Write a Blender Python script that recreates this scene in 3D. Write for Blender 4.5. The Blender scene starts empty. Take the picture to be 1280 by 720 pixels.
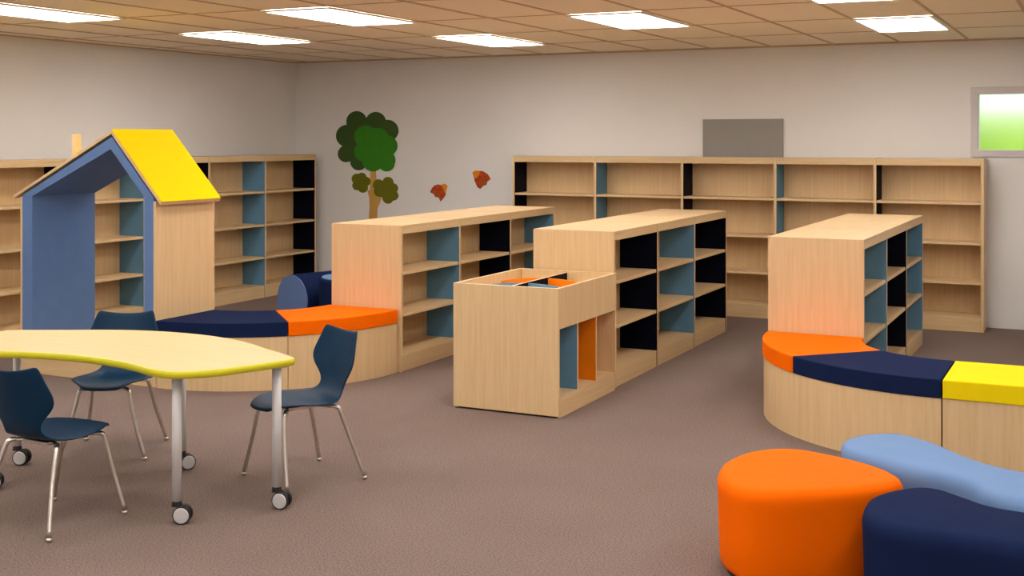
import bpy, bmesh, math, random
from mathutils import Vector, Matrix, noise
random.seed(4)
S = bpy.context.scene
COL = S.collection
PI = math.pi

# ------------------------------------------------------------------ camera, world, exposure
cam_data = bpy.data.cameras.new('camera')
cam = bpy.data.objects.new('camera', cam_data)
COL.objects.link(cam)
cam_data.sensor_width = 36.0
cam_data.lens = 1520.3 / 1280 * 36
cam_data.shift_y = -(360 - 174.2) / 1280
cam_data.clip_end = 200
cam.location = (0, 0, 1.696)
cam.rotation_euler = (PI / 2, 0, 0.4538)
S.camera = cam

LIGHT_POWER = 11.5        # radiance of the ceiling light diffusers
S.view_settings.view_transform = 'Standard'
S.view_settings.look = 'None'
S.view_settings.gamma = 1
S.view_settings.use_curve_mapping = False
S.view_settings.exposure = 0.06

world = bpy.data.worlds.new('sky')
S.world = world
world.use_nodes = True
wn = world.node_tree
bg = wn.nodes['Background']
bg.inputs['Color'].default_value = (0.88, 0.95, 1.0, 1)
bg.inputs['Strength'].default_value = 1.6

sun_data = bpy.data.lights.new('sun', 'SUN')
sun_data.energy = 2.0
sun_data.angle = 0.02
sun_data.color = (1, 0.96, 0.88)
sun = bpy.data.objects.new('sun', sun_data)
COL.objects.link(sun)
sun.rotation_euler = (math.radians(42), 0, math.radians(14))

# ------------------------------------------------------------------ materials
def srgb(r, g, b):
    def f(c):
        c /= 255.0
        return c / 12.92 if c <= 0.04045 else ((c + 0.055) / 1.055) ** 2.4
    return (f(r), f(g), f(b), 1)

def new_mat(name):
    m = bpy.data.materials.new(name)
    m.use_nodes = True
    return m, m.node_tree, m.node_tree.nodes['Principled BSDF']

def plain(name, col, rough=0.5, spec=0.5, metal=0.0, var=0.04, scale=8.0, bump=0.0, bscale=200.0):
    m, nt, b = new_mat(name)
    tc = nt.nodes.new('ShaderNodeTexCoord')
    nz = nt.nodes.new('ShaderNodeTexNoise')
    nz.inputs['Scale'].default_value = scale
    nz.inputs['Detail'].default_value = 3
    nt.links.new(tc.outputs['Object'], nz.inputs['Vector'])
    r = nt.nodes.new('ShaderNodeValToRGB')
    r.color_ramp.elements[0].position = 0.3
    r.color_ramp.elements[1].position = 0.7
    r.color_ramp.elements[0].color = tuple(c * (1 - var) for c in col[:3]) + (1,)
    r.color_ramp.elements[1].color = tuple(min(1, c * (1 + var)) for c in col[:3]) + (1,)
    nt.links.new(nz.outputs['Fac'], r.inputs['Fac'])
    nt.links.new(r.outputs['Color'], b.inputs['Base Color'])
    b.inputs['Roughness'].default_value = rough
    b.inputs['Specular IOR Level'].default_value = spec
    b.inputs['Metallic'].default_value = metal
    if bump:
        n2 = nt.nodes.new('ShaderNodeTexNoise')
        n2.inputs['Scale'].default_value = bscale
        nt.links.new(tc.outputs['Object'], n2.inputs['Vector'])
        bp = nt.nodes.new('ShaderNodeBump')
        bp.inputs['Strength'].default_value = bump
        bp.inputs['Distance'].default_value = 0.002
        nt.links.new(n2.outputs['Fac'], bp.inputs['Height'])
        nt.links.new(bp.outputs['Normal'], b.inputs['Normal'])
    return m

def wood(name, col, dark, axis, rough=0.42):
    """maple laminate, the grain running along the given axis"""
    m, nt, b = new_mat(name)
    tc = nt.nodes.new('ShaderNodeTexCoord')
    mp = nt.nodes.new('ShaderNodeMapping')
    sc = [48.0, 48.0, 48.0]
    sc[axis] = 2.2
    mp.inputs['Scale'].default_value = sc
    nt.links.new(tc.outputs['Object'], mp.inputs['Vector'])
    nz = nt.nodes.new('ShaderNodeTexNoise')
    nz.inputs['Scale'].default_value = 1.0
    nz.inputs['Detail'].default_value = 5
    nz.inputs['Roughness'].default_value = 0.6
    nz.inputs['Distortion'].default_value = 0.35
    nt.links.new(mp.outputs['Vector'], nz.inputs['Vector'])
    r = nt.nodes.new('ShaderNodeValToRGB')
    r.color_ramp.elements[0].position = 0.33
    r.color_ramp.elements[0].color = dark
    r.color_ramp.elements[1].position = 0.62
    r.color_ramp.elements[1].color = col
    nt.links.new(nz.outputs['Fac'], r.inputs['Fac'])
    nt.links.new(r.outputs['Color'], b.inputs['Base Color'])
    b.inputs['Roughness'].default_value = rough
    b.inputs['Specular IOR Level'].default_value = 0.5
    return m

WC, WD = srgb(221, 189, 142), srgb(212, 178, 131)
WZ = wood('maple_grain_upright', WC, WD, 2)
WX = wood('maple_grain_across', WC, WD, 0)
WY = wood('maple_grain_deep', WC, WD, 1)
TABLE_TOP = wood('pale_maple_table', srgb(218, 184, 131), srgb(212, 176, 124), 0, 0.5)
NAVY_LAM = plain('navy_laminate', srgb(3, 5, 22), 0.6, 0.08)
BLUE_LAM = plain('slate_blue_laminate', srgb(98, 142, 172), 0.6, 0.12)
ORANGE_LAM = plain('orange_laminate', srgb(238, 126, 10), 0.55, 0.15)
HOUSE_BLUE = plain('playhouse_blue', srgb(98, 126, 172), 0.6, 0.15)
YELLOW_LAM = plain('yellow_laminate', srgb(240, 203, 0), 0.65, 0.04, var=0.01)
VINYL_ORANGE = plain('orange_vinyl', srgb(246, 105, 0), 0.62, 0.04, var=0.02)
VINYL_NAVY = plain('navy_vinyl', srgb(24, 35, 68), 0.7, 0.02, var=0.03)
VINYL_YELLOW = plain('yellow_vinyl', srgb(240, 212, 12), 0.65, 0.06, var=0.02)
VINYL_LIGHT = plain('light_blue_vinyl', srgb(108, 137, 178), 0.65, 0.1, var=0.02)
VINYL_SLATE = plain('slate_vinyl', srgb(98, 122, 168), 0.6, 0.08, var=0.02)
LIME = plain('lime_edge_band', srgb(206, 196, 30), 0.45, 0.4, var=0.02)
SHELL = plain('petrol_blue_plastic', srgb(5, 44, 70), 0.5, 0.18, var=0.03)
CHROME = plain('chrome', srgb(214, 208, 200), 0.3, 0.5, metal=1.0, var=0.01)
SILVER = plain('silver_paint', srgb(212, 210, 208), 0.4, 0.5, metal=0.1, var=0.01)
BLACK = plain('black_rubber', srgb(34, 32, 32), 0.6, 0.3)
WHEEL = plain('grey_wheel_cover', srgb(196, 194, 192), 0.45)
GREY_PANEL = plain('grey_panel', srgb(150, 147, 142), 0.8, 0.2, var=0.015)
WHITE_METAL = plain('white_enamel', srgb(240, 238, 232), 0.5)
LEAF_DARK = plain('dark_green_decal', srgb(66, 88, 44), 0.8, 0.1)
LEAF_MID = plain('green_decal', srgb(62, 132, 34), 0.8, 0.1)
LEAF_OLIVE = plain('olive_decal', srgb(110, 110, 28), 0.8, 0.1)
TRUNK = plain('tan_trunk_decal', srgb(205, 160, 84), 0.8, 0.1)
LEAF_RED = plain('rust_decal', srgb(178, 74, 36), 0.8, 0.1, var=0.35, scale=30)
LEAF_YEL = plain('amber_decal', srgb(232, 140, 30), 0.8, 0.1)
LEAF_BRN = plain('brown_decal', srgb(150, 96, 44), 0.8, 0.1)
HEDGE = plain('leaf_green', srgb(132, 168, 34), 0.7, 0.2, var=0.3, scale=2)
GRASS = plain('lawn_green', srgb(150, 200, 60), 0.8, 0.2, var=0.2, scale=1)
WALL = plain('painted_wall', srgb(233, 230, 227), 0.85, 0.15, var=0.015, scale=1.5, bump=0.15, bscale=90)
FRAME_M = plain('window_frame_paint', srgb(212, 204, 203), 0.6, 0.3, var=0.01)
TBAR = plain('ceiling_bar_enamel', srgb(206, 178, 146), 0.7, 0.2, var=0.01)

def ceiling_mat():
    m, nt, b = new_mat('ceiling_tile')
    tc = nt.nodes.new('ShaderNodeTexCoord')
    n = nt.nodes.new('ShaderNodeTexNoise')
    n.inputs['Scale'].default_value = 60
    n.inputs['Detail'].default_value = 4
    nt.links.new(tc.outputs['Object'], n.inputs['Vector'])
    r = nt.nodes.new('ShaderNodeValToRGB')
    r.color_ramp.elements[0].position = 0.25
    r.color_ramp.elements[0].color = srgb(242, 226, 205)
    r.color_ramp.elements[1].position = 0.6
    r.color_ramp.elements[1].color = srgb(248, 235, 216)
    nt.links.new(n.outputs['Fac'], r.inputs['Fac'])
    nt.links.new(r.outputs['Color'], b.inputs['Base Color'])
    b.inputs['Roughness'].default_value = 0.95
    b.inputs['Specular IOR Level'].default_value = 0.1
    return m
CEIL = ceiling_mat()

def carpet_mat():
    m, nt, b = new_mat('taupe_carpet')
    tc = nt.nodes.new('ShaderNodeTexCoord')
    n = nt.nodes.new('ShaderNodeTexNoise')
    n.inputs['Scale'].default_value = 130
    n.inputs['Detail'].default_value = 4
    n.inputs['Roughness'].default_value = 0.7
    nt.links.new(tc.outputs['Object'], n.inputs['Vector'])
    n2 = nt.nodes.new('ShaderNodeTexNoise')
    n2.inputs['Scale'].default_value = 1.4
    n2.inputs['Detail'].default_value = 3
    nt.links.new(tc.outputs['Object'], n2.inputs['Vector'])
    r = nt.nodes.new('ShaderNodeValToRGB')
    r.color_ramp.elements[0].position = 0.32
    r.color_ramp.elements[0].color = srgb(88, 74, 67)
    r.color_ramp.elements[1].position = 0.68
    r.color_ramp.elements[1].color = srgb(150, 131, 122)
    nt.links.new(n.outputs['Fac'], r.inputs['Fac'])
    mx = nt.nodes.new('ShaderNodeMix')
    mx.data_type = 'RGBA'
    mx.blend_type = 'MULTIPLY'
    mx.inputs['Factor'].default_value = 0.35
    nt.links.new(r.outputs['Color'], mx.inputs[6])
    r2 = nt.nodes.new('ShaderNodeValToRGB')
    r2.color_ramp.elements[0].position = 0.3
    r2.color_ramp.elements[0].color = (0.78, 0.75, 0.74, 1)
    r2.color_ramp.elements[1].position = 0.7
    r2.color_ramp.elements[1].color = (1, 1, 1, 1)
    nt.links.new(n2.outputs['Fac'], r2.inputs['Fac'])
    nt.links.new(r2.outputs['Color'], mx.inputs[7])
    nt.links.new(mx.outputs[2], b.inputs['Base Color'])
    b.inputs['Roughness'].default_value = 1.0
    b.inputs['Specular IOR Level'].default_value = 0.05
    bp = nt.nodes.new('ShaderNodeBump')
    bp.inputs['Strength'].default_value = 0.5
    bp.inputs['Distance'].default_value = 0.004
    nt.links.new(n.outputs['Fac'], bp.inputs['Height'])
    nt.links.new(bp.outputs['Normal'], b.inputs['Normal'])
    return m
CARPET = carpet_mat()

def emit_mat():
    m, nt, b = new_mat('light_diffuser')
    b.inputs['Base Color'].default_value = (0.9, 0.9, 0.88, 1)
    b.inputs['Emission Color'].default_value = (1.0, 0.975, 0.945, 1)
    b.inputs['Emission Strength'].default_value = LIGHT_POWER
    return m
EMIT = emit_mat()

def frosted():
    m, nt, b = new_mat('frosted_glass')
    b.inputs['Base Color'].default_value = (1, 1, 1, 1)
    b.inputs['Transmission Weight'].default_value = 1.0
    b.inputs['Roughness'].default_value = 0.28
    b.inputs['IOR'].default_value = 1.25
    return m
FROST = frosted()

# ------------------------------------------------------------------ mesh helpers
def BM():
    return bmesh.new()

def box(bm, x0, x1, y0, y1, z0, z1, mi=0):
    v = [bm.verts.new(p) for p in ((x0, y0, z0), (x1, y0, z0), (x1, y1, z0), (x0, y1, z0),
                                   (x0, y0, z1), (x1, y0, z1), (x1, y1, z1), (x0, y1, z1))]
    for q in ((0, 3, 2, 1), (4, 5, 6, 7), (0, 1, 5, 4), (1, 2, 6, 5), (2, 3, 7, 6), (3, 0, 4, 7)):
        bm.faces.new([v[i] for i in q]).material_index = mi
    return bm

def prism(bm, pts, z0, z1, f=None, mi=0):
    """polygon pts (counter-clockwise) from z0 to z1; f maps (u, v, w) to a point"""
    f = f or (lambda u, v, w: (u, v, w))
    a = [bm.verts.new(f(p[0], p[1], z0)) for p in pts]
    b = [bm.verts.new(f(p[0], p[1], z1)) for p in pts]
    n = len(pts)
    bm.faces.new(a[::-1]).material_index = mi
    bm.faces.new(b).material_index = mi
    for i in range(n):
        j = (i + 1) % n
        bm.faces.new((a[i], a[j], b[j], b[i])).material_index = mi
    return bm

def tube(bm, pts, r, n=12, cap=True):
    pts = [Vector(p) for p in pts]
    rs = r if isinstance(r, (list, tuple)) else [r] * len(pts)
    rings = []
    ref = None
    for i, p in enumerate(pts):
        a = pts[max(i - 1, 0)]
        b = pts[min(i + 1, len(pts) - 1)]
        t = (b - a).normalized()
        if ref is None:
            ref = t.orthogonal().normalized()
        ref = (ref - t * ref.dot(t)).normalized()
        bn = t.cross(ref)
        rings.append([bm.verts.new(p + (ref * math.cos(2 * PI * k / n) + bn * math.sin(2 * PI * k / n)) * rs[i]) for k in range(n)])
    for i in range(len(rings) - 1):
        for k in range(n):
            bm.faces.new((rings[i][k], rings[i][(k + 1) % n], rings[i + 1][(k + 1) % n], rings[i + 1][k]))
    if cap:
        bm.faces.new(rings[0][::-1])
        bm.faces.new(rings[-1])
    return bm

def smooth_path(pts, sub=6, closed=False):
    P = [Vector(p) for p in pts]
    n = len(P)
    out = []
    rng = range(n) if closed else range(n - 1)
    for i in rng:
        if closed:
            a, b, c, d = P[(i - 1) % n], P[i], P[(i + 1) % n], P[(i + 2) % n]
        else:
            a, b, c, d = P[max(i - 1, 0)], P[i], P[i + 1], P[min(i + 2, n - 1)]
        for k in range(sub):
            t = k / sub
            out.append(0.5 * ((2 * b) + (c - a) * t + (2 * a - 5 * b + 4 * c - d) * t * t + (3 * b - a - 3 * c + d) * t ** 3))
    if not closed:
        out.append(P[-1])
    return out

def ball(bm, c, r, sz=1.0, seg=14):
    m = Matrix.Translation(c) @ Matrix.Diagonal((r, r, r * sz, 1))
    bmesh.ops.create_uvsphere(bm, u_segments=seg, v_segments=seg // 2 + 1, radius=1, matrix=m)
    return bm

def obj(name, bm, mats, parent=None, bevel=0.0, smooth=False, loc=None):
    bmesh.ops.recalc_face_normals(bm, faces=bm.faces[:])
    me = bpy.data.meshes.new(name)
    bm.to_mesh(me)
    bm.free()
    for m in (mats if isinstance(mats, (list, tuple)) else [mats]):
        me.materials.append(m)
    o = bpy.data.objects.new(name, me)
    COL.objects.link(o)
    if parent:
        o.parent = parent
    if loc:
        o.location = loc
    if smooth:
        for p in me.polygons:
            p.use_smooth = True
    if bevel:
        b = o.modifiers.new('bevel', 'BEVEL')
        b.width = bevel
        b.segments = 2
        b.limit_method = 'ANGLE'
        b.angle_limit = math.radians(40)
    return o

def thing(name, label, cat, loc=(0, 0, 0), rz=0, group=None):
    o = bpy.data.objects.new(name, None)
    o.empty_display_size = 0.1
    COL.objects.link(o)
    o.location = loc
    o.rotation_euler = (0, 0, rz)
    o['label'] = label
    o['category'] = cat
    if group:
        o['group'] = group
    return o

def struct(name, bm, m, parent=None, **k):
    o = obj(name, bm, m, parent, **k)
    if parent is None:
        o['kind'] = 'structure'
    return o

def dup(root, loc, rz, label, group=None):
    r = root.copy()
    COL.objects.link(r)
    r.location = loc
    r.rotation_euler = (0, 0, rz)
    r['label'] = label
    if group:
        r['group'] = group
    for ch in list(root.children):
        c = ch.copy()
        COL.objects.link(c)
        c.parent = r
        for g in list(ch.children):
            d = g.copy()
            COL.objects.link(d)
            d.parent = c
    return r

# ------------------------------------------------------------------ the room
XL, XR, YN, YB, HC = -8.55, 2.4, -2.2, 11.73, 2.60
WT = 0.15
struct('floor', box(BM(), XL - WT, XR + WT, YN - WT, YB + WT, -0.1, 0), CARPET)
struct('ceiling', box(BM(), XL - WT, XR + WT, YN - WT, YB + WT, HC, HC + 0.1), CEIL)
struct('wall_left', box(BM(), XL - WT, XL, YN - WT, YB + WT, 0, HC), WALL)
struct('wall_right', box(BM(), XR, XR + WT, YN - WT, YB + WT, 0, HC), WALL)
struct('wall_front', box(BM(), XL, XR, YN - WT, YN, 0, HC), WALL)
wx0, wx1, wz0, wz1 = -1.03, 0.25, 1.60, 2.105
bm = BM()
box(bm, XL, wx0, YB, YB + WT, 0, HC)
box(bm, wx1, XR, YB, YB + WT, 0, HC)
box(bm, wx0, wx1, YB, YB + WT, 0, wz0)
box(bm, wx0, wx1, YB, YB + WT, wz1, HC)
struct('wall_back', bm, WALL)

win = bpy.data.objects.new('window_1', None)
COL.objects.link(win)
win['kind'] = 'structure'
bm = BM()
fw = 0.062
box(bm, wx0 - fw, wx1 + fw, YB - 0.022, YB, wz1, wz1 + fw)
box(bm, wx0 - fw, wx1 + fw, YB - 0.022, YB, wz0 - fw, wz0)
box(bm, wx0 - fw, wx0, YB - 0.022, YB, wz0, wz1)
box(bm, wx1, wx1 + fw, YB - 0.022, YB, wz0, wz1)
obj('window_frame', bm, FRAME_M, win, bevel=0.003)
obj('window_pane', box(BM(), wx0, wx1, YB + 0.02, YB + 0.026, wz0, wz1), FROST, win)

# ceiling suspension bars on the 0.6 m grid
GX0, GY0, G = -7.11, 5.65, 0.6
cols = [(-7.11, 0), (-5.31, 1), (-3.51, 0), (-1.71, 1), (0.09, 0)]
struct('trim_1', (lambda b: [box(b, x - 0.011, x + 0.011, YN, YB, HC - 0.006, HC) for x in
        [GX0 + G * i for i in range(-2, 16)] if XL < x < XR] and b)(BM()), TBAR)
struct('trim_2', (lambda b: [box(b, XL, XR, y - 0.007, y + 0.007, HC - 0.0045, HC) for y in
        [GY0 + 2 * G * i for i in range(-7, 6)] if YN < y < YB] and b)(BM()), TBAR)
# wall angle round the ceiling
bm = BM()
box(bm, XL, XR, YB - 0.02, YB, HC - 0.012, HC)
box(bm, XL, XL + 0.02, YN, YB, HC - 0.012, HC)
struct('trim_3', bm, TBAR)

# outside the window
bm = BM()
box(bm, -30, 30, YB + 0.3, 60, -0.3, -0.05)
o = obj('lawn', bm, GRASS)
o['kind'] = 'stuff'; o['label'] = 'bright green lawn outside the frosted window'; o['category'] = 'grass'
bm = BM()
nx, nz = 90, 14
g = []
for i in range(nx):
    row = []
    for j in range(nz):
        a = j / (nz - 1) * PI
        x = -12 + 18 * i / (nx - 1)
        q = noise.noise(Vector((x * 0.8, j * 0.5, 1.0)))
        h = 2.12 + 0.22 * noise.noise(Vector((x * 0.35, 0, 7.0)))
        row.append(bm.verts.new((x, 19 - math.cos(a) * (0.9 + 0.25 * q), math.sin(a) ** 0.5 * h * (1 + 0.05 * q) - 0.049)))
    g.append(row)
for i in range(nx - 1):
    for j in range(nz - 1):
        bm.faces.new((g[i][j], g[i + 1][j], g[i + 1][j + 1], g[i][j + 1]))
bm.faces.new(g[0]); bm.faces.new(g[-1])
o = obj('hedge', bm, HEDGE, smooth=True)
o['kind'] = 'stuff'; o['label'] = 'bright green hedge blurred behind the frosted window'; o['category'] = 'hedge'

# ------------------------------------------------------------------ ceiling lights
def make_light(label, group=None):
    t = thing('ceiling_light', label, 'ceiling light', group=group)
    bm = BM()
    w, l, e = 0.6, 1.2, 0.035
    box(bm, 0.006, w - 0.006, 0.006, e, -0.012, -0.001)
    box(bm, 0.006, w - 0.006, l - e, l - 0.006, -0.012, -0.001)
    box(bm, 0.006, e, e, l - e, -0.012, -0.001)
    box(bm, w - e, w - 0.006, e, l - e, -0.012, -0.001)
    obj('frame', bm, WHITE_METAL, t, bevel=0.002)
    obj('diffuser', box(BM(), e, w - e, e, l - e, -0.009, -0.002), EMIT, t)
    return t

in_view = {
    (-7.11, 5.65): 'fluorescent ceiling panel at the far left, above the playhouse side of the room',
    (-7.11, 8.05): 'fluorescent ceiling panel nearest the left wall and the room corner',
    (-5.31, 6.85): 'large fluorescent ceiling panel, left of centre, fully in the picture nearest the top edge',
    (-5.31, 9.25): 'fluorescent ceiling panel high above the painted tree and the two leaf decals',
    (-3.51, 8.05): 'fluorescent ceiling panel over the middle shelving island',
    (-1.71, 9.25): 'fluorescent ceiling panel nearest the window and the back wall',
    (-1.71, 6.85): 'fluorescent ceiling panel above the right island, mostly cut off by the top edge',
}
base = None
for i, (x, par) in enumerate(cols):
    for j in range(-3, 2):
        y = GY0 + G * 2 * par + j * 2.4
        if y < YN + 0.1 or y + 1.2 > YB:
            continue
        key = next((k for k in in_view if abs(k[0] - x) < .01 and abs(k[1] - y) < .01), None)
        lab = in_view[key] if key else 'fluorescent ceiling panel overhead, out of the picture'
        grp = 'fluorescent ceiling panels' if key else 'fluorescent panels out of the picture'
        if base is None:
            base = make_light(lab, grp)
            base.location = (x, y, HC - 0.006)
        else:
            dup(base, (x, y, HC - 0.006), 0, lab, grp)

# ------------------------------------------------------------------ shelving
PT = 0.025   # side panel thickness
def panel(name, x0, x1, y0, y1, z0, z1, lam, face, parent):
    """upright panel, wood all over but for one laminated face: face = (axis, sign)"""
    bm = box(BM(), x0, x1, y0, y1, z0, z1)
    if face:
        for fc in bm.faces:
            fc.normal_update()
            if fc.normal[face[0]] * face[1] > 0.9:
                fc.material_index = 1
    o = obj(name, bm, [WZ, lam or WZ], parent)
    return o

def wall_case(loc, rz, label, group, lam, lam_name, side, end, D=0.31, W=0.914, H=1.524):
    """single-faced bookcase: front towards local -Y, x 0..W, the laminated panel at x=0 (side 'L') or x=W (side 'R')"""
    t = thing('bookcase', label, 'bookcase', loc, rz, group)
    if side == 'L':
        p = panel('side_panel', 0, PT, 0, D, 0, H, lam, (0, 1), t)
        x0, x1 = PT, W
        if end:
            panel('side_panel', W, W + PT, 0, D, 0, H, None, None, t)
    else:
        p = panel('side_panel', W - PT, W, 0, D, 0, H, lam, (0, -1), t)
        x0, x1 = 0, W - PT
        if end:
            panel('side_panel', -PT, 0, 0, D, 0, H, None, None, t)
    p['label'] = lam_name + ' upright side panel'
    g = 0.0008
    obj('back_panel', box(BM(), x0 + g, x1 - g, D - 0.012, D, 0.02, H - 0.03), WZ, t)
    bm = BM()
    box(bm, x0 + g, x1 - g, 0.0, D - 0.013, H - 0.022, H - 0.001)
    box(bm, x0 + g, x1 - g, 0.0, 0.02, H - 0.062, H - 0.0225)
    obj('top_panel', bm, WX, t, bevel=0.0015)
    for z in (1.141, 0.786, 0.437):
        obj('shelf', box(BM(), x0 + g, x1 - g, 0.006, D - 0.013, z - 0.023, z), WX, t, bevel=0.0015)
    bm = BM()
    box(bm, x0 + g, x1 - g, 0.004, D - 0.013, 0.105, 0.13)
    box(bm, x0 + g, x1 - g, 0.004, 0.024, 0.0, 0.104)
    obj('kick_base', bm, WX, t, bevel=0.0015)
    return t

YF, XE = 11.392, -0.982
grp = 'tall bookcases along the back wall'
bl = ['tall maple bookcase at the left end of the back wall row, navy inner side',
      'second tall maple bookcase from the left on the back wall, slate blue inner side',
      'middle tall maple bookcase on the back wall, below the left part of the grey panel',
      'tall maple bookcase second from the right on the back wall, slate blue inner side',
      'tall maple bookcase at the right end of the back wall row, beside bare wall']
for i in range(5):
    nav = i % 2 == 0
    wall_case((XE - 0.914 * (5 - i), YF, 0), 0, bl[i], grp, NAVY_LAM if nav else BLUE_LAM, 'navy' if nav else 'slate blue', 'L', i == 4)

# left wall row: front towards +X
grp = 'tall bookcases along the left wall'
ll = ['tall maple bookcase nearest the room corner on the left wall, navy inner side',
      'tall maple bookcase second from the corner on the left wall, slate blue inner side',
      'tall maple bookcase on the left wall partly behind the yellow roof, navy inner side',
      'tall maple bookcase on the left wall seen through the playhouse opening',
      'tall maple bookcase on the left wall seen just left of the playhouse']
YE = 11.50
for i in range(5):
    nav = i % 2 == 0
    wall_case((-8.10, YE - 0.914 * (i + 1), 0), PI / 2, ll[i], grp, NAVY_LAM if nav else BLUE_LAM, 'navy' if nav else 'slate blue', 'R', i == 4)
    # (local +X runs along world +Y, so the laminated far panel faces the viewer)

def island_unit(loc, label, group, lam, lam_name, first, W=0.604, L=0.914, H=1.067):
    """double-faced low shelving unit, faces towards -X and +X, y 0..L"""
    t = thing('shelving_unit', label, 'bookcase', loc, 0, group)
    p = panel('side_panel', 0, W, L - PT, L, 0, H, lam, (1, -1), t)
    p['label'] = lam_name + ' upright side panel'
    y0 = 0
    if first:
        panel('end_panel', 0, W, 0, PT, 0, H, None, None, t)
        y0 = PT
    y1 = L - PT
    g = 0.0008
    obj('back_panel', box(BM(), W / 2 - 0.006, W / 2 + 0.006, y0 + g, y1 - g, 0.02, H - 0.03), WZ, t)
    bm = BM()
    box(bm, 0, W, y0 + g, y1 - g, H - 0.022, H + 0.001)
    box(bm, W - 0.02, W, y0 + g, y1 - g, H - 0.062, H - 0.0225)
    box(bm, 0, 0.02, y0 + g, y1 - g, H - 0.062, H - 0.0225)
    obj('top_panel', bm, WY, t, bevel=0.0015)
    for (xa, xb) in ((0.006, W / 2 - 0.007), (W / 2 + 0.007, W - 0.006)):
        for z in (0.727, 0.423):
            obj('shelf', box(BM(), xa, xb, y0 + g, y1 - g, z - 0.024, z), WY, t, bevel=0.0015)
    bm = BM()
    box(bm, 0.004, W - 0.004, y0 + g, y1 - g, 0.095, 0.12)
    box(bm, W - 0.024, W - 0.004, y0 + g, y1 - g, 0, 0.0945)
    box(bm, 0.004, 0.024, y0 + g, y1 - g, 0, 0.0945)
    obj('kick_base', bm, WY, t, bevel=0.0015)
    return t

isl = [(-4.606, 7.60, 'left', (1, 0, 1), 'left shelving island'),
       (-3.006, 7.745, 'middle', (0, 1, 0), 'middle shelving island'),
       (-1.357, 7.80, 'right', (1, 0, 1), 'right shelving island')]
for (x, y, side, pat, where) in isl:
    for k in range(3):
        blue = pat[k]
        pos = ('nearest', 'middle', 'farthest')[k]
        island_unit((x - 0.604, y + 0.914 * k, 0), '%s low maple unit of the %s, %s divider' % (pos, where, 'slate blue' if blue else 'navy'),
                    'low shelving units of the %s island' % side, BLUE_LAM if blue else NAVY_LAM, 'slate blue' if blue else 'navy', k == 0)

# ------------------------------------------------------------------ book bin
t = thing('book_bin', 'low maple picture-book bin with open top and coloured dividers at the middle island', 'book bin', (-3.705, 6.75, 0))
W, L, H, P = 0.725, 0.975, 0.79, 0.022
obj('end_panel', box(BM(), 0, W, 0, P, 0.012, H), WZ, t, bevel=0.0015)
obj('end_panel', box(BM(), 0, W, L - P, L, 0.012, H), WZ, t, bevel=0.0015)
g = 0.0008
for xs in (0, W - P):
    obj('side_rail', box(BM(), xs, xs + P, P + g, L - P - g, 0.54, H), WZ, t, bevel=0.0015)
    obj('kick_board', box(BM(), xs + 0.002, xs + P - 0.002, P + g, L - P - g, 0.0, 0.095), WY, t)
obj('bottom_shelf', box(BM(), 0.004, W - 0.004, P + g, L - P - g, 0.0955, 0.12), WY, t)
obj('bin_floor', box(BM(), P + g, W - P - g, P + g, L - P - g, 0.5405, 0.56), WY, t)
obj('raised_floor', box(BM(), P + g, W - P - g, P + g, L - P - g, 0.695, 0.705), WY, t)
def stripe_panel(name, x0, x1, y0, y1, z0, z1, lam, axis, parent):
    bm = box(BM(), x0, x1, y0, y1, z0, z1)
    for fc in bm.faces:
        fc.normal_update()
        if abs(fc.normal[axis]) > 0.9:
            fc.material_index = 1
    return obj(name, bm, [WZ, lam], parent)
cd = stripe_panel('centre_divider', W / 2 - 0.0095, W / 2 + 0.009, P + g, L - P - g, 0.706, 0.778, NAVY_LAM, 0, t)
cd['label'] = 'navy divider running down the length'
for (yy, lam, nm) in ((0.320, BLUE_LAM, 'slate blue'), (0.630, ORANGE_LAM, 'orange')):
    d = stripe_panel('lower_divider', P / 2, W - P / 2, yy, yy + 0.018, 0.1205, 0.5395, lam, 1, t)
    d['label'] = nm + ' divider below the bin'
    for (xa, xb) in ((P + 0.002, W / 2 - 0.0095), (W / 2 + 0.0095, W - P - 0.002)):
        # one low arch spans the whole bin and peaks at the centre divider
        pts = [(xa, 0.706), (xb, 0.706)]
        for k in range(13):
            xx = xb + (xa - xb) * k / 12
            pts.append((xx, 0.733 + 0.038 * max(0.0, math.sin(PI * (xx - P) / (W - 2 * P))) ** 0.7))
        bm = prism(BM(), pts, yy, yy + 0.014, lambda u, v, w: (u, w, v))
        d = obj('bin_divider', bm, lam, t)
        d['label'] = nm + ' divider with an arched top'

# ------------------------------------------------------------------ playhouse
t = thing('playhouse_nook', 'wooden reading playhouse, blue inside, with a yellow sloping roof', 'playhouse', (-7.11, 6.40, 0))
DH = 0.61
fy = lambda u, v, w: (u, w, v)
obj('plinth', box(BM(), 0, 1.28, 0.0, DH, 0, 0.15), WX, t, bevel=0.002)
# blue body: an arch of walls and inner roof, cut as one ring
outer = [(0.02, 0.151), (0.02, 1.287), (0.88, 1.712), (1.26, 1.295), (1.26, 0.151)]
inner = [(0.118, 0.151), (0.118, 1.285), (0.873, 1.628), (1.178, 1.300), (1.178, 0.151)]
bm = BM()
for i in range(4):
    q = [outer[i], outer[i + 1], inner[i + 1], inner[i]]
    a = [bm.verts.new(fy(p[0], p[1], 0.0)) for p in q]
    b = [bm.verts.new(fy(p[0], p[1], DH)) for p in q]
    bm.faces.new(a); bm.faces.new(b[::-1])
    bm.faces.new((a[0], a[1], b[1], b[0]))
    bm.faces.new((a[2], a[3], b[3], b[2]))
    if i == 0:
        bm.faces.new((a[3], a[0], b[0], b[3]))
    if i == 3:
        bm.faces.new((a[1], a[2], b[2], b[1]))
bmesh.ops.remove_doubles(bm, verts=bm.verts[:], dist=0.0001)
obj('blue_lining', bm, HOUSE_BLUE, t)
obj('side_wall', box(BM(), 0, 0.0195, 0, DH, 0.151, 1.277), WZ, t)
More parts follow.
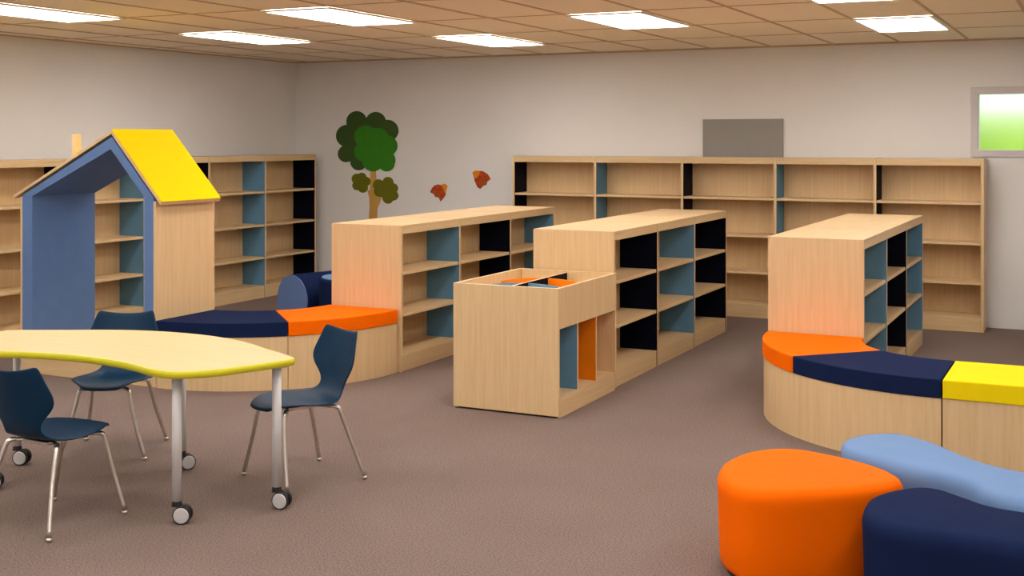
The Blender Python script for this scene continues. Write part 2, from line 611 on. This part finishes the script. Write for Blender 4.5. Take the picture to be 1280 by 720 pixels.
obj('side_wall', box(BM(), 1.2605, 1.28, 0, DH, 0.151, 1.272), WZ, t)
def slab(pts, y0, y1, m, name, parent):
    return obj(name, prism(BM(), pts, y0, y1, fy), m, parent, bevel=0.0015)
rl = slab([(-0.065, 1.266), (0.88, 1.734), (0.88, 1.757), (-0.065, 1.289)], -0.004, DH + 0.004, WX, 'roof_panel', t)
rr = slab([(0.8805, 1.734), (1.325, 1.247), (1.334, 1.268), (0.8805, 1.762)], -0.004, DH + 0.004, WX, 'roof_panel', t)
y = slab([(0.8815, 1.764), (1.3355, 1.2675), (1.3385, 1.2715), (0.8815, 1.7695)], -0.003, DH + 0.003, YELLOW_LAM, 'roof_covering', rr)
y['label'] = 'bright yellow roof covering'
y = slab([(-0.06, 1.2925), (0.8795, 1.758), (0.8795, 1.762), (-0.06, 1.2965)], 0.012, DH - 0.012, YELLOW_LAM, 'roof_covering', rl)
y['label'] = 'bright yellow roof covering'
obj('chimney', prism(BM(), [(0.215, 1.437), (0.262, 1.460), (0.262, 1.733), (0.215, 1.733)], 0.28, 0.33, fy), WZ, t, bevel=0.003)

# ------------------------------------------------------------------ curved benches
def sector(cx, cy, r0, r1, a0, a1, n=28):
    pts = [(cx + r1 * math.cos(a0 + (a1 - a0) * k / n), cy + r1 * math.sin(a0 + (a1 - a0) * k / n)) for k in range(n + 1)]
    pts += [(cx + r0 * math.cos(a1 + (a0 - a1) * k / n), cy + r0 * math.sin(a1 + (a0 - a1) * k / n)) for k in range(n + 1)]
    return pts
ZS, ZC = 0.46, 0.362
def bench(label, loc, r0, r1, spans, base_span):
    t = thing('curved_bench', label, 'bench', loc, 0, 'curved benches')
    a0, a1 = base_span
    ins = 0.002
    bm = prism(BM(), sector(0, 0, r0 + 0.01, r1 - 0.008, a0 + ins, a1 - ins), 0, ZC - 0.001)
    obj('base', bm, WZ, t, smooth=False)
    for (b0, b1, m, nm) in spans:
        bm = prism(BM(), sector(0, 0, r0, r1, b0 + ins, b1 - ins), ZC, ZS)
        c = obj('seat_cushion', bm, m, t, bevel=0.006)
        c['label'] = nm + ' vinyl cushion'
    return t
D_ = math.radians
bench('curved maple bench with navy cushion curving out from the playhouse wall', (-5.822, 7.588, 0), 0.6, 1.2,
      [(D_(-90), D_(-45), VINYL_NAVY, 'navy')], (D_(-90), D_(-45)))
bench('curved maple bench with orange cushion ending at the left shelving island', (-5.822, 7.588, 0), 0.6, 1.2,
      [(D_(-45), D_(0), VINYL_ORANGE, 'orange')], (D_(-45), D_(0)))
bench('quarter-round maple bench with orange and navy cushions in front of the right island', (-0.757, 7.79, 0), 0.6, 1.2,
      [(D_(180), D_(225), VINYL_ORANGE, 'orange'), (D_(225), D_(270), VINYL_NAVY, 'navy')], (D_(180), D_(270)))
t = thing('straight_bench', 'maple bench with a yellow cushion at the right edge of the picture', 'bench', (-0.752, 6.59, 0))
obj('base', box(BM(), 0, 0.914, 0.008, 0.59, 0, ZC - 0.001), WZ, t)
c = obj('seat_cushion', box(BM(), 0, 0.914, 0, 0.60, ZC, ZS), VINYL_YELLOW, t, bevel=0.006)
c['label'] = 'yellow vinyl cushion'

# ------------------------------------------------------------------ soft poufs
def offset_loop(P, d):
    n = len(P)
    out = []
    for i in range(n):
        a, b = P[(i - 1) % n], P[(i + 1) % n]
        t = Vector((b[0] - a[0], b[1] - a[1])).normalized()
        out.append((P[i][0] - t.y * d, P[i][1] + t.x * d))
    return out
def pouf(label, pts, mat, H=0.38):
    cx = sum(p[0] for p in pts) / len(pts)
    cy = sum(p[1] for p in pts) / len(pts)
    area = sum(pts[i][0] * pts[(i + 1) % len(pts)][1] - pts[(i + 1) % len(pts)][0] * pts[i][1] for i in range(len(pts)))
    if area < 0:
        pts = pts[::-1]
    P = [(p[0] - cx, p[1] - cy) for p in pts]
    P = [(v.x, v.y) for v in smooth_path([(a, b, 0) for a, b in P], 5, True)]
    t = thing('soft_pouf', label, 'pouf', (cx, cy, 0), 0, 'soft shaped poufs')
    bm = BM()
    prof = [(0.028, 0.022), (0.016, 0.030), (0.010, 0.05), (0.006, 0.15), (0.002, H - 0.075), (0.0, H - 0.05), (0.004, H - 0.03),
            (0.014, H - 0.013), (0.03, H - 0.004), (0.05, H)]
    rings = [[bm.verts.new((q[0], q[1], z)) for q in offset_loop(P, d)] for d, z in prof]
    n = len(P)
    for i in range(len(rings) - 1):
        for k in range(n):
            bm.faces.new((rings[i][k], rings[i][(k + 1) % n], rings[i + 1][(k + 1) % n], rings[i + 1][k]))
    bm.faces.new(rings[0][::-1])
    bm.faces.new(rings[-1])
    obj('cushion_body', bm, mat, t, smooth=True)
    bm = prism(BM(), offset_loop(P, 0.035), 0.0, 0.0215)
    obj('base_plate', bm, BLACK, t)
    return t
pouf('bright orange teardrop soft pouf in front of the curved bench',
     [(-1.37, 4.66), (-1.405, 4.78), (-1.41, 4.90), (-1.375, 5.05), (-1.29, 5.17), (-1.17, 5.215), (-1.03, 5.18), (-.89, 5.12), (-.77, 5.03),
      (-.705, 4.92), (-.725, 4.835), (-.82, 4.72), (-.98, 4.60), (-1.12, 4.51), (-1.22, 4.50), (-1.31, 4.57)], VINYL_ORANGE)
pouf('light blue soft pouf behind the navy one',
     [(-.995, 5.29), (-1.03, 5.37), (-1.04, 5.47), (-.98, 5.60), (-.85, 5.685), (-.735, 5.64), (-.62, 5.535), (-.51, 5.40), (-.41, 5.31), (-.27, 5.25),
      (-.08, 5.25), (.05, 5.18), (.10, 5.03), (.04, 4.88), (-.10, 4.80), (-.27, 4.80), (-.39, 4.87), (-.47, 4.99), (-.565, 5.06), (-.68, 5.09), (-.80, 5.155), (-.90, 5.22)],
     VINYL_LIGHT)
pouf('dark navy soft pouf in the bottom right corner',
     [(-.765, 4.40), (-.79, 4.52), (-.785, 4.64), (-.73, 4.76), (-.64, 4.85), (-.548, 4.85), (-.455, 4.78), (-.36, 4.71), (-.24, 4.69), (-.09, 4.68), (.03, 4.60),
      (.07, 4.47), (.0, 4.34), (-.14, 4.27), (-.30, 4.27), (-.45, 4.275), (-.58, 4.275), (-.69, 4.31)], VINYL_NAVY)

# ------------------------------------------------------------------ bolster and drum seat behind the left bench
ax = Vector((0.31, 0.951, 0)).normalized()
t = thing('bolster_seat', 'navy round bolster seat with a slate blue end, behind the left curved bench', 'floor seat', (-6.655, 9.09, 0), math.atan2(ax.y, ax.x))
R_, LB = 0.232, 0.62
bm = BM()
prof = [(0.0, R_ - 0.012), (0.006, R_ - 0.003), (0.015, R_), (LB - 0.015, R_), (LB - 0.006, R_ - 0.003), (LB, R_ - 0.012)]
tube(bm, [(a, 0, R_) for a, r in prof], [r for a, r in prof], 48)
obj('bolster_body', bm, VINYL_NAVY, t, smooth=False)
e = obj('end_cap', tube(BM(), [(-0.012, 0, R_), (-0.001, 0, R_)], R_ - 0.006, 48), VINYL_SLATE, t)
e['label'] = 'slate blue round end'
t = thing('drum_seat', 'navy drum seat with a light blue top, mostly hidden by the left shelving island', 'floor seat', (-5.975, 9.145, 0))
bm = BM()
prof = [(0.0, 0.34), (0.012, 0.352), (0.44, 0.355), (0.463, 0.347), (0.47, 0.33)]
tube(bm, [(0, 0, a) for a, r in prof], [r for a, r in prof], 56)
obj('drum_body', bm, VINYL_NAVY, t)
e = obj('top_pad', tube(BM(), [(0, 0, 0.4705), (0, 0, 0.478)], 0.328, 56), VINYL_LIGHT, t)
e['label'] = 'light blue round top'

# ------------------------------------------------------------------ crescent table
ZT = 0.69
TC = Vector((-4.28, 4.35))
t = thing('crescent_table', 'crescent-shaped table with pale maple top, lime edge and silver caster legs', 'table', (TC.x, TC.y, 0))
def arc(c, r, a0, a1, n):
    return [(c[0] + r * math.cos(a0 + (a1 - a0) * k / n), c[1] + r * math.sin(a0 + (a1 - a0) * k / n)) for k in range(n + 1)]
oc, orr = (-4.28, 3.785), 1.152
icc, ir = (-4.28, 2.96), 1.245
a_end = math.atan2(4.75 - oc[1], -3.66 - oc[0])
out_arc = arc(oc, orr, a_end, PI - a_end, 60)                   # right to left over the back
b_end = math.atan2(4.105 - icc[1], -3.79 - icc[0])
in_arc = arc(icc, ir, PI - b_end, b_end, 44)                    # left to right along the front
def corner(p, a, b, q):
    return [(v.x, v.y) for v in smooth_path([(p[0], p[1], 0), (a[0], a[1], 0), (b[0], b[1], 0), (q[0], q[1], 0)], 8)][1:-1]
rx = [(-3.70, 4.088), (-3.625, 4.092), (-3.56, 4.135), (-3.49, 4.215), (-3.42, 4.37), (-3.372, 4.50), (-3.352, 4.575), (-3.372, 4.608), (-3.47, 4.664)]
right = [(v.x, v.y) for v in smooth_path([(*in_arc[-1], 0)] + [(a, b, 0) for a, b in rx] + [(*out_arc[0], 0)], 5)][1:-1]
left = [(2 * TC.x - a, b) for a, b in right][::-1]
loop = out_arc + left + in_arc + right
loop = [(a - TC.x, b - TC.y) for a, b in loop]
area = sum(loop[i][0] * loop[(i + 1) % len(loop)][1] - loop[(i + 1) % len(loop)][0] * loop[i][1] for i in range(len(loop)))
if area < 0:
    loop = loop[::-1]
inn = offset_loop(loop, 0.004)
obj('tabletop', prism(BM(), inn, ZT - 0.032, ZT), TABLE_TOP, t)
bm = BM()
rings = []
for d, z in ((0.0042, ZT - 0.033), (0.0, ZT - 0.031), (-0.003, ZT - 0.016), (0.0, ZT - 0.002), (0.0042, ZT + 0.0005)):
    rings.append([bm.verts.new((q[0], q[1], z)) for q in offset_loop(loop, d)])
n = len(loop)
for i in range(len(rings)):
    for k in range(n):
        a, b = rings[i], rings[(i + 1) % len(rings)]
        bm.faces.new((a[k], a[(k + 1) % n], b[(k + 1) % n], b[k]))
o = obj('edge_band', bm, LIME, t, smooth=True)
o['label'] = 'lime yellow rim'
legs = [(-3.69, 4.185, 25), (-3.43, 4.56, 12), (-4.262, 4.87, 60), (-5.105, 4.575, 20), (-4.86, 4.185, 35)]
for (lx, ly, ang) in legs:
    lx -= TC.x; ly -= TC.y
    bm = BM()
    tube(bm, [(lx, ly, 0.098), (lx, ly, ZT - 0.034)], 0.0215, 20)
    tube(bm, [(lx, ly, ZT - 0.040), (lx, ly, ZT - 0.033)], 0.055, 20)
    lg = obj('leg', bm, SILVER, t)
    for p in lg.data.polygons:
        p.use_smooth = len(p.vertices) == 4
    a = math.radians(ang)
    dv = Vector((math.cos(a), math.sin(a), 0)) * 0.026
    axl = Vector((-math.sin(a), math.cos(a), 0))
    c = Vector((lx, ly, 0.039)) + dv
    bm = BM()
    tube(bm, [(lx, ly, 0.075), (lx, ly, 0.099)], [0.024, 0.02], 16)
    # hood between the wheels
    tube(bm, [c + Vector((0, 0, 0.012)) - axl * 0.009, c + Vector((0, 0, 0.012)) + axl * 0.009], 0.03, 20)
    cs = obj('caster', bm, BLACK, lg)
    # wheels belong to the caster's mesh: dark tyres with grey covers
    me = cs.data
    me.materials.append(WHEEL)
    b2 = bmesh.new()
    b2.from_mesh(me)
    nf = len(b2.faces)
    for s in (-1, 1):
        tube(b2, [c + axl * s * 0.010, c + axl * s * 0.028], 0.039, 28)
    b2.faces.ensure_lookup_table()
    nf2 = len(b2.faces)
    for s in (-1, 1):
        tube(b2, [c + axl * s * 0.0275, c + axl * s * 0.033], [0.035, 0.031], 28)
    b2.faces.ensure_lookup_table()
    for i in range(nf2, len(b2.faces)):
        b2.faces[i].material_index = 1
    bmesh.ops.recalc_face_normals(b2, faces=b2.faces[:])
    b2.to_mesh(me)
    b2.free()

# ------------------------------------------------------------------ chairs
def make_chair(label):
    """front towards local +Y"""
    t = thing('shell_chair', label, 'chair', (0, 0, 0), 0, 'navy shell chairs round the crescent table')
    # sections down the back, round the bend and along the seat: y, z, half width, sideways dish
    sec = [(-0.262, 0.712, 0.156, 0.046), (-0.250, 0.675, 0.168, 0.050), (-0.234, 0.630, 0.190, 0.054), (-0.218, 0.582, 0.206, 0.054), (-0.204, 0.535, 0.184, 0.044),
           (-0.192, 0.486, 0.126, 0.022), (-0.172, 0.440, 0.108, 0.010), (-0.136, 0.402, 0.132, 0.006), (-0.085, 0.386, 0.184, 0.010),
           (-0.02, 0.384, 0.212, 0.014), (0.05, 0.390, 0.214, 0.014), (0.12, 0.398, 0.196, 0.010), (0.195, 0.401, 0.158, 0.005), (0.250, 0.393, 0.116, 0.002),
           (0.268, 0.377, 0.092, 0.0)]
    bm = BM()
    nu = 10
    rows = []
    for i, (y, z, w, d) in enumerate(sec):
        row = []
        for k in range(nu + 1):
            u = k / nu * 2 - 1
            yy, zz = y, z
            if i < 7:
                yy += d * u * u
                if i == 0:
                    zz += 0.026 * abs(u) ** 2.2
                if i == 1:
                    zz += 0.012 * abs(u) ** 2.2
            else:
                zz += d * u * u
                if i >= 12:
                    yy -= 0.02 * u * u
            row.append(bm.verts.new((u * w, yy, zz)))
        rows.append(row)
    for i in range(len(rows) - 1):
        for k in range(nu):
            bm.faces.new((rows[i][k], rows[i][k + 1], rows[i + 1][k + 1], rows[i + 1][k]))
    sh = obj('seat_shell', bm, SHELL, t, smooth=True)
    m = sh.modifiers.new('solid', 'SOLIDIFY'); m.thickness = 0.011; m.offset = 0
    m = sh.modifiers.new('sub', 'SUBSURF'); m.levels = 1; m.render_levels = 2
    # steel bars under the seat
    bm = BM()
    for s in (-1, 1):
        tube(bm, smooth_path([(-0.120, s * 0.125 + 0.04, 0.366), (-0.06, s * 0.09 + 0.04, 0.367), (0.06, s * 0.09 + 0.04, 0.367), (0.120, s * 0.125 + 0.04, 0.366)], 5), 0.009, 10)
    box(bm, -0.075, 0.075, -0.09, 0.14, 0.362, 0.374)
    obj('under_frame', bm, CHROME, t, smooth=False)
    for sx in (-1, 1):
        for sy in (-1, 1):
            tx = 0.128 if sy < 0 else 0.108
            p0 = (sx * tx, sy * 0.123 + 0.04, 0.368)
            p1 = (sx * (tx + 0.018), sy * 0.140 + 0.036, 0.363)
            p2 = (sx * (tx + 0.027), sy * 0.150 + 0.034, 0.342)
            p3 = (sx * (tx * 0.6 + 0.103), sy * 0.180 + 0.019, 0.20)
            p4 = (sx * 0.2235, sy * 0.2165, 0.018)
            lg = obj('leg', tube(BM(), smooth_path([p0, p1, p2, p3, p4], 5), 0.0105, 12), CHROME, t, smooth=True)
            bm = BM()
            ball(bm, (sx * 0.2235, sy * 0.2165, 0.011), 0.0135, 0.8)
            obj('foot_glide', bm, CHROME, lg, smooth=True)
    return t
ch = make_chair('navy shell chair with chrome legs in the left foreground, its back to the viewer')
ch.location = (-4.213, 3.965, 0)
ch.rotation_euler = (0, 0, math.radians(-1))
def face(dx, dy):
    return math.atan2(-dx, dy)
dup(ch, (-4.86, 5.015, 0), face(0.46, -0.89), 'navy shell chair on the far side of the crescent table, before the playhouse')
dup(ch, (-3.615, 5.03, 0), face(-0.42, -0.91), 'navy shell chair at the right end of the crescent table, before the orange cushioned bench')

# ------------------------------------------------------------------ wall decals and grey panel
t = thing('wall_panel', 'plain grey rectangular panel on the back wall above the bookcases', 'wall panel', (-3.598, YB - 0.001, 1.42))
obj('panel_board', box(BM(), 0, 0.80, -0.022, 0, 0, 0.475), GREY_PANEL, t, bevel=0.002)

MX, MZ = 0.01075 / 4.8, 0.0091 / 4.8     # metres per mark unit across and up the wall
def wp(x, y):
    return (-7.975 + (x - 96) * MX, 1.733 - (y - 192) * MZ)
fw_ = lambda u, v, w: (u, YB - w, v)
def discs(lst, z0, z1):
    # one scalloped outline round all the lobes
    cx = sum(c[0] for c in lst) / len(lst)
    cy = sum(c[1] for c in lst) / len(lst)
    pts = []
    for k in range(220):
        a = -2 * PI * k / 220
        dx, dy = math.cos(a), math.sin(a)
        best = 5
        for (x, y, r) in lst:
            ex, ey = x - cx, y - cy
            tt = ex * dx + ey * dy
            h2 = r * r - (ex * ex + ey * ey - tt * tt)
            if h2 > 0 and tt + math.sqrt(h2) > best:
                best = tt + math.sqrt(h2)
        pts.append(wp(cx + dx * best, cy + dy * best))
    return prism(BM(), pts, z0, z1, fw_)
t = thing('tree_decal', 'green cartoon tree decal with tan trunk on the back wall', 'wall decal', (0, 0, 0))
trunk = [(303, 395), (336, 395), (338, 450), (336, 520), (345, 560), (362, 548), (374, 552), (360, 590), (346, 622), (344, 660), (345, 700), (293, 700),
         (298, 620), (296, 560), (284, 520), (300, 515)]
trunk_bm = prism(BM(), [wp(x, y) for x, y in trunk], 0.001, 0.004, fw_)
obj('trunk', trunk_bm, TRUNK, t)
o = obj('back_foliage', discs([(220, 103, 62), (335, 108, 61), (405, 160, 65), (160, 190, 66), (155, 300, 50), (232, 348, 50), (290, 240, 110), (230, 190, 90), (200, 270, 70), (380, 180, 60)], 0.0045, 0.006), LEAF_DARK, t)
o['label'] = 'dark green crown behind'
o = obj('front_foliage', discs([(275, 195, 68), (345, 210, 68), (402, 250, 63), (398, 335, 55), (318, 342, 62), (268, 285, 62), (340, 280, 90), (400, 355, 48)], 0.0065, 0.008), LEAF_MID, t)
o['label'] = 'brighter green crown in front'
o = obj('small_foliage', discs([(222, 450, 32), (252, 440, 28), (277, 464, 28), (258, 502, 31), (222, 490, 28), (245, 470, 38)], 0.0045, 0.006), LEAF_OLIVE, t)
o['label'] = 'olive leaf cluster'
o = obj('small_foliage', discs([(352, 484, 34), (408, 468, 33), (438, 502, 30), (440, 545, 30), (408, 562, 33), (358, 522, 34), (395, 515, 46)], 0.0045, 0.006), LEAF_OLIVE, t)
o['label'] = 'olive leaf cluster'

# fallen-leaf decals (mark units from a 9x enlargement)
def wl(x, y):
    return (-6.621 + (x - 252) * 0.0106 / 9 * 1.0, 1.114 + 0.046 - (y - 450 + 41) * 0.00885 / 9 + 0.0)
def leaf(label, outline, tip, under):
    t = thing('leaf_decal', label, 'wall decal', (0, 0, 0), 0, 'autumn leaf decals')
    obj('leaf_blade', prism(BM(), [wl(*p) for p in outline], 0.001, 0.003, fw_), LEAF_RED, t)
    o = obj('leaf_tip', prism(BM(), [wl(*p) for p in tip], 0.0035, 0.0045, fw_), LEAF_YEL, t)
    o['label'] = 'amber patch'
    o = obj('leaf_fold', prism(BM(), [wl(*p) for p in under], 0.0035, 0.0045, fw_), LEAF_BRN, t)
    o['label'] = 'brown patch'
leaf('small rust and amber leaf decal on the back wall, the lower one nearer the tree',
     [(158, 460), (178, 415), (205, 382), (240, 370), (275, 374), (322, 360), (347, 388), (332, 440), (326, 490), (292, 540), (270, 562), (252, 520), (215, 512), (196, 480)],
     [(272, 376), (322, 360), (347, 388), (332, 436), (325, 480), (306, 440), (300, 410)],
     [(200, 478), (240, 470), (256, 500), (248, 518), (215, 510)])
leaf('small rust and amber leaf decal on the back wall, the higher one nearer the bookcases',
     [(608, 228), (640, 210), (722, 216), (768, 246), (786, 275), (800, 300), (764, 330), (756, 365), (722, 378), (690, 412), (658, 390), (634, 330), (624, 285)],
     [(608, 228), (640, 210), (684, 216), (684, 250), (660, 285), (640, 300), (624, 275)],
     [(700, 370), (708, 340), (740, 322), (762, 332), (756, 364), (722, 376)])
